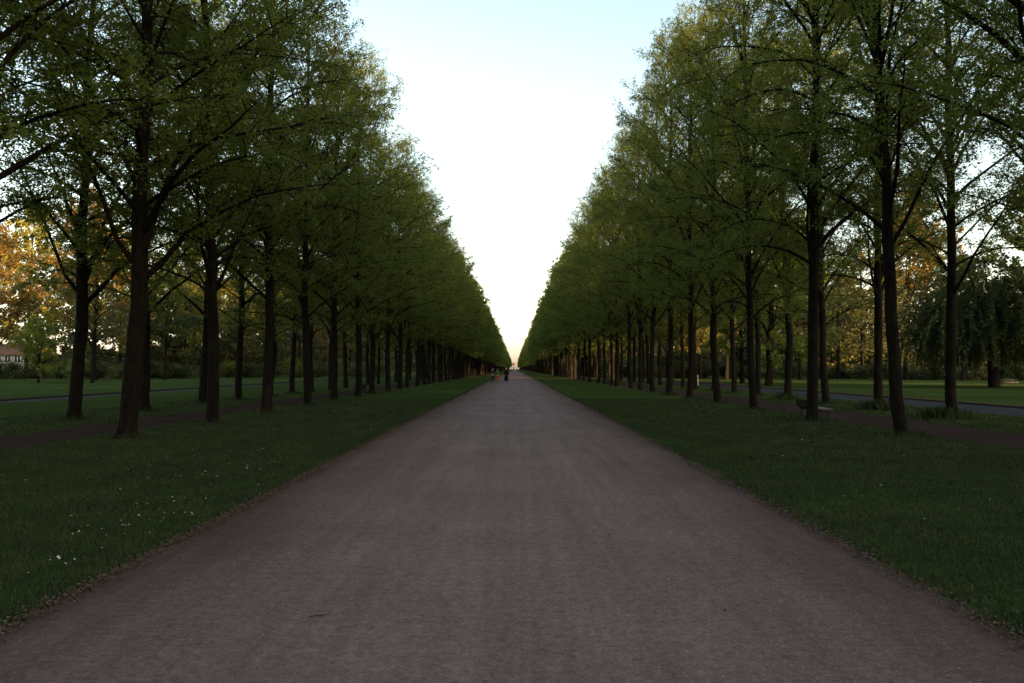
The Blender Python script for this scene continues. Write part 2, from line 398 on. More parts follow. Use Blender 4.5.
for rn, rw in rows.items():
    ys = list(rw['ys'])
    while ys[-1] < AV_END: ys.append(ys[-1] + rw['step'] * rr.uniform(.96, 1.04))
    side, rank = rn.split()
    for k, y in enumerate(ys):
        x = rw['x'] + (rr.normal(0, .12) if k > 7 else 0)
        if rn == 'right inner' and k == 4: x = 9.05
        if k == 3 and rn == 'left outer': x = -13.85
        s = rw['s'] * rr.uniform(.93, 1.07); sz = rw['sz'] * rr.uniform(.93, 1.07); rz = rr.uniform(0, 6.28)
        if k >= N_ROW: far_spots.append((x, y, s, sz, rz, side)); continue
        if y < 118: o = take(near_proto[(k * 5 + len(rn)) % 6 if k % 2 else (k + 3 * len(side)) % 6])
        else: o = take(mid_proto[int(rr.integers(4))])
        tilt = (rr.normal(0, .012), rr.normal(0, .014))
        if rn == 'left inner' and k == 3: tilt = (0, .03); rz = .4; s *= 1.12
        if rn == 'right inner' and k == 3: tilt = (0, -.055)
        scaled(rr, o, (x, y, 0), s, sz, rz, tilt)
        k2 = k - rw['out']
        if k2 < 0:
            d = ['nearest', 'second nearest', 'third nearest'][k]
            lab = f'{d} lime of the {side} {rank} row, trunk outside the picture, boughs reaching in'
        elif y < WALK_Y and k2 < len(ORD):
            lab = f'{ORD[k2]} dark lime trunk in view of the {rank} row {side} of the wide path'
            if k2 == 0 and rn == 'left inner': lab = 'thick dark lime trunk leaning right, nearest in view left of the wide path'
            if k2 == 0 and rn == 'right inner': lab = 'dark lime trunk leaning left, nearest in view right of the wide path'
            if k2 == 1 and rn == 'right inner': lab = 'straight dark lime trunk standing right in front of the park bench'
        else:
            lab = f'small distant lime tree in the {rank} row {side} of the path, beyond the walkers'
        tag(o, lab, 'tree', 'lime trees lining the avenue')

# the far end of the rows merges into one mass
LOW_V = [gen_tree(71 + i, H=19.6, n_limb=30, sub_gap=.9, twig_gap=.6, leaves=8, leaf=.45, twig_tubes=False) for i in range(3)]
def far_mass(name, spots, variants, leafm, label, cat):
    packs = []
    for wd, cr, n in variants:
        # the trunk tube is the first piece of the wood; the leaves are the crown's only piece
        packs.append((wd.v[0], wd.q[0][0], cr.v[0] if len(cr.v) == 1 else np.vstack(cr.v), cr.q[-1][0], cr.q[-1][2]))
    mb = MB()
    for i, (x, y, s, sz, rz, *_) in enumerate(spots):
        tv, tq, lv, lq, lr = packs[i % len(packs)]
        c, q = math.cos(rz) * s, math.sin(rz) * s
        A = np.array([[c, -q, 0], [q, c, 0], [0, 0, sz]])
        mb.add(tv @ A.T + [x, y, 0], tq, None, 1)
        mb.add(lv @ A.T + [x, y, 0], lq, None, 0, lr)
    return tag(mb.build(name, [M[leafm], M['bark']]), label, cat, kind='stuff')
TINY_V = [gen_tree(81 + i, H=19.6, n_limb=16, sub_gap=1.6, twig_gap=1.2, leaves=5, leaf=1.1, twig_tubes=False) for i in range(2)]
far_mass('avenue_trees_far_away', [q for q in far_spots if q[1] < 640], LOW_V, 'lime_leaf', 'hazy merged rows of lime trees at the far end of the avenue', 'trees')
far_mass('avenue_trees_at_the_vanishing_point', [q for q in far_spots if q[1] >= 640], TINY_V, 'lime_leaf', 'farthest merged lime rows where the avenue closes to a point', 'trees')

# --- park trees beyond the meadows
PROF_WIDE = [(.12, 4.0), (.3, 6.2), (.55, 6.6), (.75, 5.2), (.9, 3.0), (1, .8)]
PROF_OVAL = [(.12, 2.6), (.3, 4.2), (.55, 4.6), (.75, 3.6), (.9, 2.0), (1, .5)]
kw = dict(sub_gap=.6, twig_gap=.36, leaves=17, leaf=.22, twig_tubes=False, n_limb=34, sub_len=1.5, sparse_low=False, z0=2.2)
park_proto = {
 'fresh': tree_thing('broadleaf_tree', *gen_tree(101, H=17, profile=PROF_WIDE, leaf_mat_='', **kw)[:2], 'fresh_leaf'),
 'copper': tree_thing('broadleaf_tree', *gen_tree(102, H=18, profile=PROF_WIDE, **kw)[:2], 'copper_leaf'),
 'dark': tree_thing('broadleaf_tree', *gen_tree(103, H=16, profile=PROF_WIDE, **kw)[:2], 'dark_leaf'),
 'brown': tree_thing('broadleaf_tree', *gen_tree(104, H=17, profile=PROF_OVAL, **{**kw, 'leaves': 7})[:2], 'wood_leaf'),
 'green': tree_thing('broadleaf_tree', *gen_tree(105, H=12, profile=PROF_OVAL, **{**kw, 'z0': 1.4})[:2], 'lime_leaf'),
}
KIND_WORD = {'fresh': 'yellow leaved', 'copper': 'copper orange', 'dark': 'dark green', 'brown': 'brownish budding', 'green': 'fresh green rounded'}
# (column in the picture, depth, kind, scale, label)
park = [
 (-12, 104, 'copper', .8, 'copper orange tree at the left edge of the photo, behind the meadow'),
 (26, 150, 'fresh', 1.35, 'tall yellow leaved tree glowing over the house behind the left meadow'),
 (38, 92, 'green', .46, 'rounded fresh green tree in the left meadow just right of the house'),
 (95, 112, 'copper', 1.1, 'sunlit copper orange tree right of the rounded green tree, bare boughs showing'),
 (92, 90, 'brown', .75, 'small brownish tree with a crooked pale trunk on the left meadow'),
 (120, 150, 'fresh', 1.2, 'yellow leaved tree behind the first thick avenue trunk on the left'),
 (185, 135, 'fresh', 1.05, 'yellow leaved tree between the first and second thick trunks on the left'),
 (165, 118, 'dark', .8, 'dark green tree at the meadow edge between the first and second left trunks'),
 (235, 150, 'brown', 1.1, 'brownish budding tree behind the second pair of avenue trunks on the left'),
 (270, 165, 'fresh', 1.05, 'yellow leaved tree behind the third inner trunk on the left'),
 (300, 150, 'brown', .9, 'brownish budding tree behind the fourth inner trunk on the left'),
 (325, 180, 'copper', 1.0, 'copper orange tree glimpsed between the fourth and fifth inner left trunks'),
 (350, 190, 'dark', 1.0, 'dark green tree behind the sixth inner trunk on the left'),
 (640, 150, 'copper', 1.0, 'copper orange tree glowing between the distant trunks on the right'),
 (668, 140, 'fresh', 1.15, 'yellow leaved tree glowing behind the sixth inner trunk on the right'),
 (700, 128, 'fresh', 1.1, 'yellow leaved tree glowing behind the fourth inner trunk on the right'),
 (690, 160, 'copper', 1.3, 'tall copper orange tree behind the yellow trees on the right'),
 (726, 112, 'brown', 1.0, 'brownish tree behind the third inner trunk on the right'),
 (768, 76, 'green', 1.15, 'fresh green low branched tree right of the third inner trunk on the right'),
 (742, 92, 'green', .9, 'fresh green small tree left of the larger green one on the right meadow'),
 (800, 120, 'dark', .95, 'dark green tree at the meadow edge behind the park bench'),
 (838, 128, 'brown', .95, 'brownish budding tree right of the bench, behind the far meadow'),
 (862, 145, 'brown', 1.15, 'tall brownish budding tree behind the outer trunks on the right'),
 (905, 118, 'copper', 1.12, 'copper orange tree just right of the leaning right trunk'),
 (930, 135, 'brown', 1.1, 'brownish budding tree between the copper tree and the weeping tree'),
 (890, 96, 'brown', .62, 'small brownish tree under the copper orange one on the right'),
 (962, 108, 'dark', .85, 'dark green tree standing behind the left side of the weeping tree'),
 (1040, 66, 'dark', .8, 'dark green tree at the right edge of the photo, past the weeping tree'),
]
for px, y, kd, s, lab in park:
    o = take(park_proto[kd])
    s *= 1.22; scaled(rr, o, (at(px, y), y, 0), s, s * rr.uniform(.95, 1.12), rr.uniform(0, 6.28), (rr.normal(0, .02), rr.normal(0, .02)))
    tag(o, lab, 'tree', 'park trees behind the meadows')

# --- the weeping tree on the right meadow
def weeping(seed):
    rng = np.random.default_rng(seed); wood = MB(); crown = MB()
    P = grow(rng, (0, 0, -.1), (0.02, 0, 1), 5.0, 6, 0, .06); wood.tube(P, np.linspace(.42, .26, 7), 12)
    C = []; RR = []
    for i in range(34):
        a = i * 2.399 + rng.normal(0, .3); e = R(rng.uniform(25, 80))
        p, _ = along(P, rng.uniform(.6, 1)); Ln = rng.uniform(4.5, 8.5)
        B = grow(rng, p, (math.cos(a) * math.cos(e), math.sin(a) * math.cos(e), math.sin(e)), Ln, 8, -.9, .07)
        wood.tube(B, np.linspace(.11, .02, 9), 6)
        for j in range(24):
            q, qd = along(B, rng.uniform(.3, 1)); q = q + rng.normal(0, .45, 3)
            ln = min(rng.uniform(2.5, 7.0), max(.6, q[2] - rng.uniform(.8, 2.4)))
            S = grow(rng, q, (rng.normal(0, .3) + math.cos(a) * .4, rng.normal(0, .3) + math.sin(a) * .4, -.3), ln, 5, -1.8, .05)
            crown.tube(S, [.008] * 5 + [.004], 3, 1)
            n = int(ln * 30); t = rng.uniform(0, 1, n) * 4.999; k = t.astype(int)
            C.append(S[k] + (S[k + 1] - S[k]) * (t - k)[:, None] + rng.normal(0, .07, (n, 3))); RR.append(np.full(n, rng.normal(.45, .2)))
    leaves_at(crown, rng, np.vstack(C), .11, 0, up=.05, elong=1.6, rnd=np.concatenate(RR))
    return wood, crown
wt = tree_thing('weeping_tree', *weeping(9), 'dark_leaf'); wt.location = (at(993, 70), 70, 0); wt.scale = (1.15, 1.15, 1.06)
tag(wt, 'large dark weeping tree with hanging twigs on the right meadow', 'tree')

# --- shrubs at the edge of the meadows
def gen_shrub(seed, H, Rr, n, leaf):
    rng = np.random.default_rng(seed); wood = MB(); crown = MB(); C = []; RR = []
    for i in range(22):
        a = rng.uniform(0, 6.28); e = R(rng.uniform(30, 85))
        B = grow(rng, (rng.normal(0, .2), rng.normal(0, .2), -.05), (math.cos(a) * math.cos(e) * Rr / H * 1.6, math.sin(a) * math.cos(e) * Rr / H * 1.6, math.sin(e)), H * rng.uniform(.7, 1.05), 5, -.3, .12)
        wood.tube(B, np.linspace(.035, .008, 6), 4)
        m = n // 22; t = rng.uniform(.12, 1, m) ** .7 * 4.999; k = t.astype(int)
        C.append(B[k] + (B[k + 1] - B[k]) * (t - k)[:, None] + rng.normal(0, .28, (m, 3)) * [1, 1, .8]); RR.append(np.full(m, rng.normal(.5, .25)))
    C = np.vstack(C); C[:, 2] = np.abs(C[:, 2]) + .03
    leaves_at(crown, rng, C, leaf, 0, rnd=np.concatenate(RR)); return wood, crown
def shrub_thing(seed, H, Rr, leafm):
    wd, cr = gen_shrub(seed, H, Rr, 3600, .17); r = empty('shrub')
    wd.build('stem', M['bark'], r); cr.build('foliage', [M[leafm], M['twig']], r); return r
shrub_proto = [shrub_thing(201, 3.2, 2.6, 'dark_leaf'), shrub_thing(202, 2.6, 2.4, 'wood_leaf'), shrub_thing(203, 3.8, 2.4, 'lime_leaf')]
SW = ['dark green', 'brownish', 'light green']
sh = []
for i in range(20):
    px = -30 + i * 21.5 + rr.uniform(-5, 5); sh.append((px, 128 + 40 * max(0, (px - 150) / 250) + rr.uniform(-6, 6), 'left'))
for i in range(22):
    px = 628 + i * 20.5 + rr.uniform(-5, 5); sh.append((px, 150 - 38 * (px - 628) / 400 + rr.uniform(-6, 6), 'right'))
for px, y, sidew in sh:
    k = int(rr.choice([0, 0, 1, 1, 2])) if px < 700 else int(rr.choice([0, 0, 0, 1]))
    o = take(shrub_proto[k]); scaled(rr, o, (at(px, y), y, 0), rr.uniform(.95, 1.5), rr.uniform(.75, 1.25), rr.uniform(0, 6.28))
    tag(o, f'{SW[k]} shrub in the thicket along the back of the {sidew} meadow', 'shrub', f'{SW[k]} shrubs behind the {sidew} meadow')

# --- woods that close the view behind the meadows, and unseen ones added behind the camera to block the sun
WOOD_V = [gen_tree(301 + i, H=16 + i, profile=PROF_WIDE if i < 2 else PROF_OVAL, n_limb=24, sub_gap=1.2, twig_gap=.8, leaves=7, leaf=.55, twig_tubes=False, sub_len=1.8, sparse_low=False, z0=1.2) for i in range(3)]
spots = []
for sgn in (-1, 1):
    y = 150.0
    while y < 1450:
        y += 7.5 + max(0, y - 400) * .012
        for d in range(2):
            spots.append((sgn * (60 + d * 9 - min(12, .03 * (y - 150)) + rr.uniform(-5, 5)), y + rr.uniform(-4, 4), rr.uniform(.9, 1.2), rr.uniform(.9, 1.3), rr.uniform(0, 6.28)))
    for xx in np.arange(66, 190, 8):
        for d in range(2): spots.append((sgn * xx, 178 + d * 10 + rr.uniform(-6, 6), rr.uniform(.9, 1.25), rr.uniform(.9, 1.35), rr.uniform(0, 6.28)))
BUSH_V = [gen_tree(331 + i, H=6, profile=[(.1, 3.0), (.4, 3.6), (.8, 2.4), (1, .8)], n_limb=26, sub_gap=.9, twig_gap=.7, leaves=9, leaf=.5, twig_tubes=False, sub_len=1.6, sparse_low=False, z0=.1, r0=.12, droop=-1.3) for i in range(2)]
bsp = [(x + rr.uniform(-4, 4), y + rr.uniform(-4, 4), rr.uniform(.9, 1.4), rr.uniform(.7, 1.2), rr.uniform(0, 6.28)) for (x, y, *_) in spots]
bsp += [(x + rr.uniform(-5, 5), y + rr.uniform(-5, 5), rr.uniform(.9, 1.4), rr.uniform(.7, 1.2), rr.uniform(0, 6.28)) for (x, y, *_) in spots]
far_mass('thicket', bsp, BUSH_V, 'wood_leaf', 'low brownish thicket under the distant woods', 'undergrowth')
far_mass('distant_woods', spots, WOOD_V, 'wood_leaf', 'distant brownish woods closing the view behind both meadows', 'woods')
spots = []
for xx in np.arange(-60, 330, 6.0):
    for d in range(7):
        x_, y_ = xx + rr.uniform(-2.5, 2.5), -58 - d * 7 + rr.uniform(-3, 3)
        if abs(x_ - (9.3 + (135 - y_) * math.tan(SUN_AZ))) < 12: continue       # gap left in the added woods so one sunbeam passes
        spots.append((x_, y_, rr.uniform(1.0, 1.25), rr.uniform(1.15, 1.4), rr.uniform(0, 6.28)))
far_mass('sun_blocking_woods', spots, WOOD_V, 'wood_leaf', 'unseen woods added behind the viewer to keep the low sun off the avenue', 'woods')

# ------------------------------------------------------------------ ground and paths
mb = MB()
xs = [-2500, -60, 0, 60, 2500]; ysx = [-600, -50, 50, 300, 3500]
V = [(x, y, 0) for y in ysx for x in xs]
mb.add(V, [[j * 5 + i, j * 5 + i + 1, (j + 1) * 5 + i + 1, (j + 1) * 5 + i] for j in range(4) for i in range(4)])
tag(mb.build('ground', M['lawn']), kind='structure')
def strip(name, x0, x1, y0, y1, z, mat, jit=.05):
    rng = np.random.default_rng(int(abs(x0) * 10)); ys = [y0]
    while ys[-1] < y1: ys.append(ys[-1] + max(.14, min(6, abs(ys[-1]) * .02)))
    ys = np.array(ys); n = len(ys)
    def edge():
        e = np.zeros(n)
        for per, amp in ((5.1, .8), (1.7, .5), (.55, .55), (.23, .35)): e += amp * np.sin(ys * 6.283 / per * rng.uniform(.9, 1.1) + rng.uniform(0, 6)) * jit * .6
        return e + rng.normal(0, jit * .25, n)
    A = np.stack([x0 + edge(), ys, np.full(n, z)], 1); B = np.stack([x1 + edge(), ys, np.full(n, z)], 1)
    m = MB(); i = np.arange(n - 1); m.add(np.vstack([A, B]), np.stack([i, n + i, n + i + 1, i + 1], -1))
    return tag(m.build(name, mat), kind='structure')
PX0, PX1 = -3.17, 3.02
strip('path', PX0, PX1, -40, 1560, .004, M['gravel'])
strip('side_path', -11.95, -10.0, -40, 1480, .005, M['side_gravel'], .09)
strip('side_path', 10.0, 12.3, -40, 1480, .005, M['side_gravel'], .09)
strip('road', 16.8, 20.2, -60, 1480, .006, M['asphalt'], .02)
strip('meadow_path', -25.0, -23.4, -60, 1480, .005, M['pale_gravel'], .05)
for nm, x in (('kerb', 20.35), ('kerb', -25.15)):
    m = MB(); m.box((x, 690, .04), (.14, 1500, .14)); tag(m.build(nm, M['kerb']), kind='structure')

# --- grass blades on the verges
def blades(mb, rng, X, Y, h, wd):
    n = len(X); a = rng.uniform(0, 6.28, n); ln = rng.uniform(.2, 1.3, n) * h
    dx, dy = np.cos(a), np.sin(a); px, py = -dy * wd / 2, dx * wd / 2
    z = np.full(n, -.005)
    V = np.stack([np.stack([X - px, Y - py, z], 1), np.stack([X + px, Y + py, z], 1),
                  np.stack([X + px * .8 + dx * ln * .35, Y + py * .8 + dy * ln * .35, h * .6], 1), np.stack([X - px * .8 + dx * ln * .35, Y - py * .8 + dy * ln * .35, h * .6], 1),
                  np.stack([X + dx * ln, Y + dy * ln, h], 1)], 1).reshape(-1, 3)
    b = np.arange(n)[:, None] * 5; r = rng.random(n)
    n0 = mb.n
    mb.add(V, b + np.array([0, 1, 2, 3]), b + np.array([3, 2, 4]), 0, r)
def patch(X, Y): return .5 + .5 * np.sin(X * 1.7 + 1.3 * np.sin(Y * .9)) * np.sin(Y * 1.1 + 1.1 * np.sin(X * 1.3))
mb = MB(); rng = np.random.default_rng(3)
def scatter(x0, x1, y0, y1, dens, h0, wd):
    n = int((x1 - x0) * (y1 - y0) * dens); X = rng.uniform(x0, x1, n); Y = rng.uniform(y0, y1, n)
    k = np.abs(X) < (np.abs(Y) * .66 + 1.2); X, Y = X[k], Y[k]
    h = h0 * rng.uniform(.4, 1.25, len(X)) * (.5 + .5 * patch(X, Y) + .5 * patch(X * 3.1 + 5, Y * 2.7) * patch(X * 7, Y * 6))
    blades(mb, rng, X, Y, h, wd * rng.uniform(.7, 1.3, len(X)))
for sx in (-1, 1):
    e = 3.17 if sx < 0 else 3.02
    def sc(a, b, *r_): scatter(min(sx * a, sx * b), max(sx * a, sx * b), *r_)
    sc(e, 6.2, 3.5, 9, 2600, .033, .006)
    sc(e, 10.0, 9, 16, 1500, .035, .008)
    sc(e, 9.9, 16, 26, 800, .038, .012)
    sc(12.2, 16.6, 16, 26, 300, .055, .012)
    sc(e, 9.9, 26, 44, 220, .055, .020)
    sc(12.2, 16.6, 26, 44, 160, .055, .020)
    sc(e - .06, e + .16, 3.5, 30, 900, .042, .007)
    sc(e - .05, e + .2, 30, 70, 200, .05, .02)
    for rn, rw in rows.items():                                     # longer grass round the feet of the trunks
        if (rw['x'] < 0) == (sx < 0):
            for y in rw['ys']:
                if 15 < y < 60:
                    n = 420; a = rng.uniform(0, 6.28, n); q = .27 + np.abs(rng.normal(0, .22, n))
                    blades(mb, rng, rw['x'] + q * np.cos(a), y + q * np.sin(a), rng.uniform(.06, .19, n), .012 * rng.uniform(.7, 1.3, n))
tag(mb.build('grass', M['blade']), 'short dark grass on the verges beside the gravel path', 'grass', kind='stuff')

# --- daisies, fallen leaves and pale stones
M['petal'] = simple('petal', (.62, .62, .60), .6, var=.05); M['pollen'] = simple('pollen', (.75, .5, .04), .7)
mb = MB()
def daisy(x, y, z, r):
    k = 10; a = np.arange(k) * 2 * math.pi / k; t = rng.normal(0, .25, 2)
    V = [(x, y, z)] + [(x + r * math.cos(q), y + r * math.sin(q), z + r * .25 + r * (t[0] * math.cos(q) + t[1] * math.sin(q))) for q in a]
    mb.add(V, None, [[0, 1 + i, 1 + (i + 1) % k] for i in range(k)], 0)
    mb.add([(x + .35 * r * math.cos(q), y + .35 * r * math.sin(q), z + .004 + r * .1) for q in a[::2]] + [(x, y, z + r * .4)], None, [[i, (i + 1) % 5, 5] for i in range(5)], 1)
    mb.tube([(x, y, 0), (x, y, z)], .0015, 3, 2)
for cx, cy, sp, n in ((-3.65, 8.3, .35, 30), (-3.75, 9.8, .4, 22), (-4.0, 12.2, .5, 26), (-3.7, 6.6, .18, 9), (-5.8, 9.6, .5, 8), (-4.6, 15, .8, 22), (-6, 13, 1.6, 22), (-5, 22, 1.6, 22), (5.5, 13.5, 1.3, 16), (7.0, 14.0, 1.0, 10), (5.0, 17, 1.4, 14), (4.5, 9.5, .7, 9)):
    for i in range(n):
        x = cx + rng.normal(0, sp); y = cy + rng.normal(0, sp * 1.6)
        if PX0 - .12 < x < PX1 + .12: continue
        daisy(x, y, rng.uniform(.055, .085), rng.uniform(.007, .012))
tag(mb.build('daisies', [M['petal'], M['pollen'], M['blade']]), 'small white daisies scattered in the grass of both verges', 'flowers', kind='stuff')

M['litter'] = leaf_mat('litter', [(0, (.035, .020, .013)), (.5, (.085, .048, .030)), (1, (.17, .10, .06))], .1)
mb = MB(); C = []
for e, sg in ((PX0, -1), (PX1, 1)):
    for n, y0, y1, sp in ((7500 if sg < 0 else 5000, 4, 14, .06), (6000, 14, 34, .07), (4000, 34, 80, .08)):
        y = rng.uniform(y0, y1, n); keep = rng.random(n) < (.35 + .65 * (np.sin(y * 2.1 + sg) * np.sin(y * .73) * .5 + .5)); y = y[keep]
        C.append(np.stack([e - sg * .06 + rng.normal(0, sp, len(y)), y, rng.uniform(.010, .035, len(y))], 1))
n = 260; C.append(np.stack([rng.uniform(PX0, PX1, n), rng.uniform(4, 40, n), np.full(n, .012)], 1))
leaves_at(mb, rng, np.vstack(C), .021, 0, up=1.6)
tag(mb.build('fallen_leaves', M['litter']), 'thin drift of brown fallen leaves along the path edges', 'leaf litter', kind='stuff')

M['stone'] = leaf_mat('stone', [(0, (.15, .115, .105)), (.6, (.25, .20, .19)), (1, (.42, .38, .36))], .0)
mb = MB()
OV = np.array([[1, 0, 0], [-1, 0, 0], [0, 1, 0], [0, -1, 0], [0, 0, 1], [0, 0, -1]], float); OT = np.array([[0, 2, 4], [2, 1, 4], [1, 3, 4], [3, 0, 4], [2, 0, 5], [1, 2, 5], [3, 1, 5], [0, 3, 5]])
def stones(n, fx, fy, s0, s1):
    X, Y = fx(n), fy(n); k = (X > PX0 + .03) & (X < PX1 - .03) & (Y > 3.6); X, Y = X[k], Y[k]; n = len(X)
    s = rng.uniform(s0, s1, n) ** 1.0; V = OV[None] * rng.uniform(.6, 1.3, (n, 6, 1)) * s[:, None, None] * np.array([1, 1, .6]) + np.stack([X, Y, .004 + s * .25], 1)[:, None, :]
    a = rng.uniform(0, 6.28, n); c, q = np.cos(a), np.sin(a)
    mb.add(V.reshape(-1, 3), None, (np.arange(n)[:, None, None] * 6 + OT[None]).reshape(-1, 3), 0, np.repeat(rng.random(n) ** 1.6, 8))
stones(3000, lambda n: rng.uniform(-3.1, 3.0, n), lambda n: 4 + 9 * rng.random(n) ** 1.5, .002, .006)
stones(2000, lambda n: rng.normal(1.1, .55, n), lambda n: rng.normal(5.6, 1.1, n), .002, .0065)
stones(2200, lambda n: rng.normal(1.6, .5, n), lambda n: rng.normal(8.4, 1.8, n), .002, .0065)
tag(mb.build('gravel_stones', M['stone']), 'loose small pale stones on the gravel path', 'gravel', kind='stuff')

M['dead_wood'] = simple('dead_wood', (.045, .032, .024), .9)
mb = MB(); mb.tube([(-.055, -.02, .012), (-.01, .0, .018), (.03, .015, .012), (.065, .05, .016)], [.0045, .004, .0035, .002], 6, cap=True); mb.tube([(.0, .003, .016), (.015, -.02, .02), (.02, -.035, .01)], [.003, .0025, .0015], 5, cap=True)
o = mb.build('twig', M['dead_wood']); o.location = (-1.26, 5.36, 0); tag(o, 'short dark broken twig lying on the gravel path near the viewer', 'twig')

# ------------------------------------------------------------------ benches
M['bench_wood'] = simple('bench_wood', (.12, .115, .105), .3, var=.3, scale=14); M['iron'] = simple('iron', (.018, .018, .02), .5, metal=.3)
M['bench_dark'] = simple('bench_dark', (.016, .014, .012), .8, spec=.1)
def bench():
    r = empty('park_bench')                     # back towards -x, seat looks to +x, length along y
    s = MB()
    for i in range(5): s.box((.07 + i * .098, 0, .395 + .006 * abs(i - 2)), (.092, 1.8, .045))
    s.build('seat', M['bench_wood'], r)
    b = MB()
    for i in range(3):
        z = .475 + i * .100; th = R(12); b.box((-.035 - (z - .4) * .22, 0, z), (.045, 1.8, .097), rot=[[math.cos(th), 0, math.sin(-th)], [0, 1, 0], [math.sin(th), 0, math.cos(th)]])
    b.build('backrest', M['bench_dark'], r)
    for y in (-.68, .68):
        f = MB()
        f.tube([(.50, y, 0), (.475, y, .10), (.43, y, .22), (.455, y, .35), (.50, y, .372)], .034, 8, cap=True)
        f.tube([(-.06, y, 0), (-.02, y, .12), (.02, y, .28), (-.02, y, .40), (-.085, y, .56), (-.125, y, .74)], .032, 8, cap=True)
        f.tube([(-.01, y, .362), (.25, y, .355), (.50, y, .362)], .03, 8, cap=True)
        f.tube([(.44, y, .24), (.24, y, .30), (.02, y, .26)], .012, 8, cap=True)
        f.tube([(-.05, y, .47), (.12, y, .56), (.36, y, .57), (.47, y, .50), (.465, y, .37)], .022, 8, cap=True)
        f.build('leg_frame', M['iron'], r, smooth=True)
    return r
b0 = bench(); b0.location = (9.38, 26.5, 0); b0.scale = (.92, .95, .84)
tag(b0, 'dark slatted park bench behind a lime trunk, facing the right side path', 'bench', 'park benches')
b1 = copy_thing(b0); b1.location = (-9.75, 53.2, 0); b1.rotation_euler = (0, 0, math.pi)
tag(b1, 'dark slatted park bench among the trunks by the left side path', 'bench', 'park benches')
b2 = copy_thing(b0); b2.location = (at(1005, 75), 75, 0); b2.rotation_euler = (0, 0, -1.5)
tag(b2, 'far bench with a pale seat under the weeping tree', 'bench', 'park benches')

# ------------------------------------------------------------------ tufts of tall grass at the outer right trunks, roadside posts
def tuft(loc, n, sp, h, label):
    mb = MB(); n = int(n); a = rng.uniform(0, 6.28, n); q = np.abs(rng.normal(0, sp, n))
    blades(mb, rng, q * np.cos(a), q * np.sin(a), h * rng.uniform(.5, 1.15, n), .022 * rng.uniform(.7, 1.3, n))
    o = mb.build('grass_tuft', M['blade']); o.location = loc; tag(o, label, 'grass tuft', 'tall grass tufts at the trunks')
tuft((14.2 - .1, 32.1, 0), 900, .42, .42, 'tall grass tuft at the foot of the slim trunk right of the bench')
tuft((14.2 - .55, 26.6, 0), 1000, .38, .40, 'wide grass tuft left of the outermost right trunk')
tuft((14.0, 43.0, 0), 600, .35, .40, 'grass tuft at the outer trunk just left of the bench')
M['white_paint'] = simple('white_paint', (.75, .75, .73), .5, var=.06)
def post():
    r = empty('marker_post'); m = MB(); m.tube([(0, 0, -.05), (0, 0, .9), (0, 0, 1.0)], [.07, .06, .02], 12, cap=True); m.build('post', M['white_paint'], r, smooth=False)
    m = MB(); m.tube([(0, 0, .68), (0, 0, .78)], .0675, 12); m.build('band', M['iron'], r); return r
p0 = post(); p0.location = (at(691, 80), 80, 0); tag(p0, 'left one of two white roadside posts between the right trunks', 'post', 'white roadside posts')
p1 = copy_thing(p0); p1.location = (at(697.5, 79), 79, 0); tag(p1, 'right one of two white roadside posts between the right trunks', 'post', 'white roadside posts')

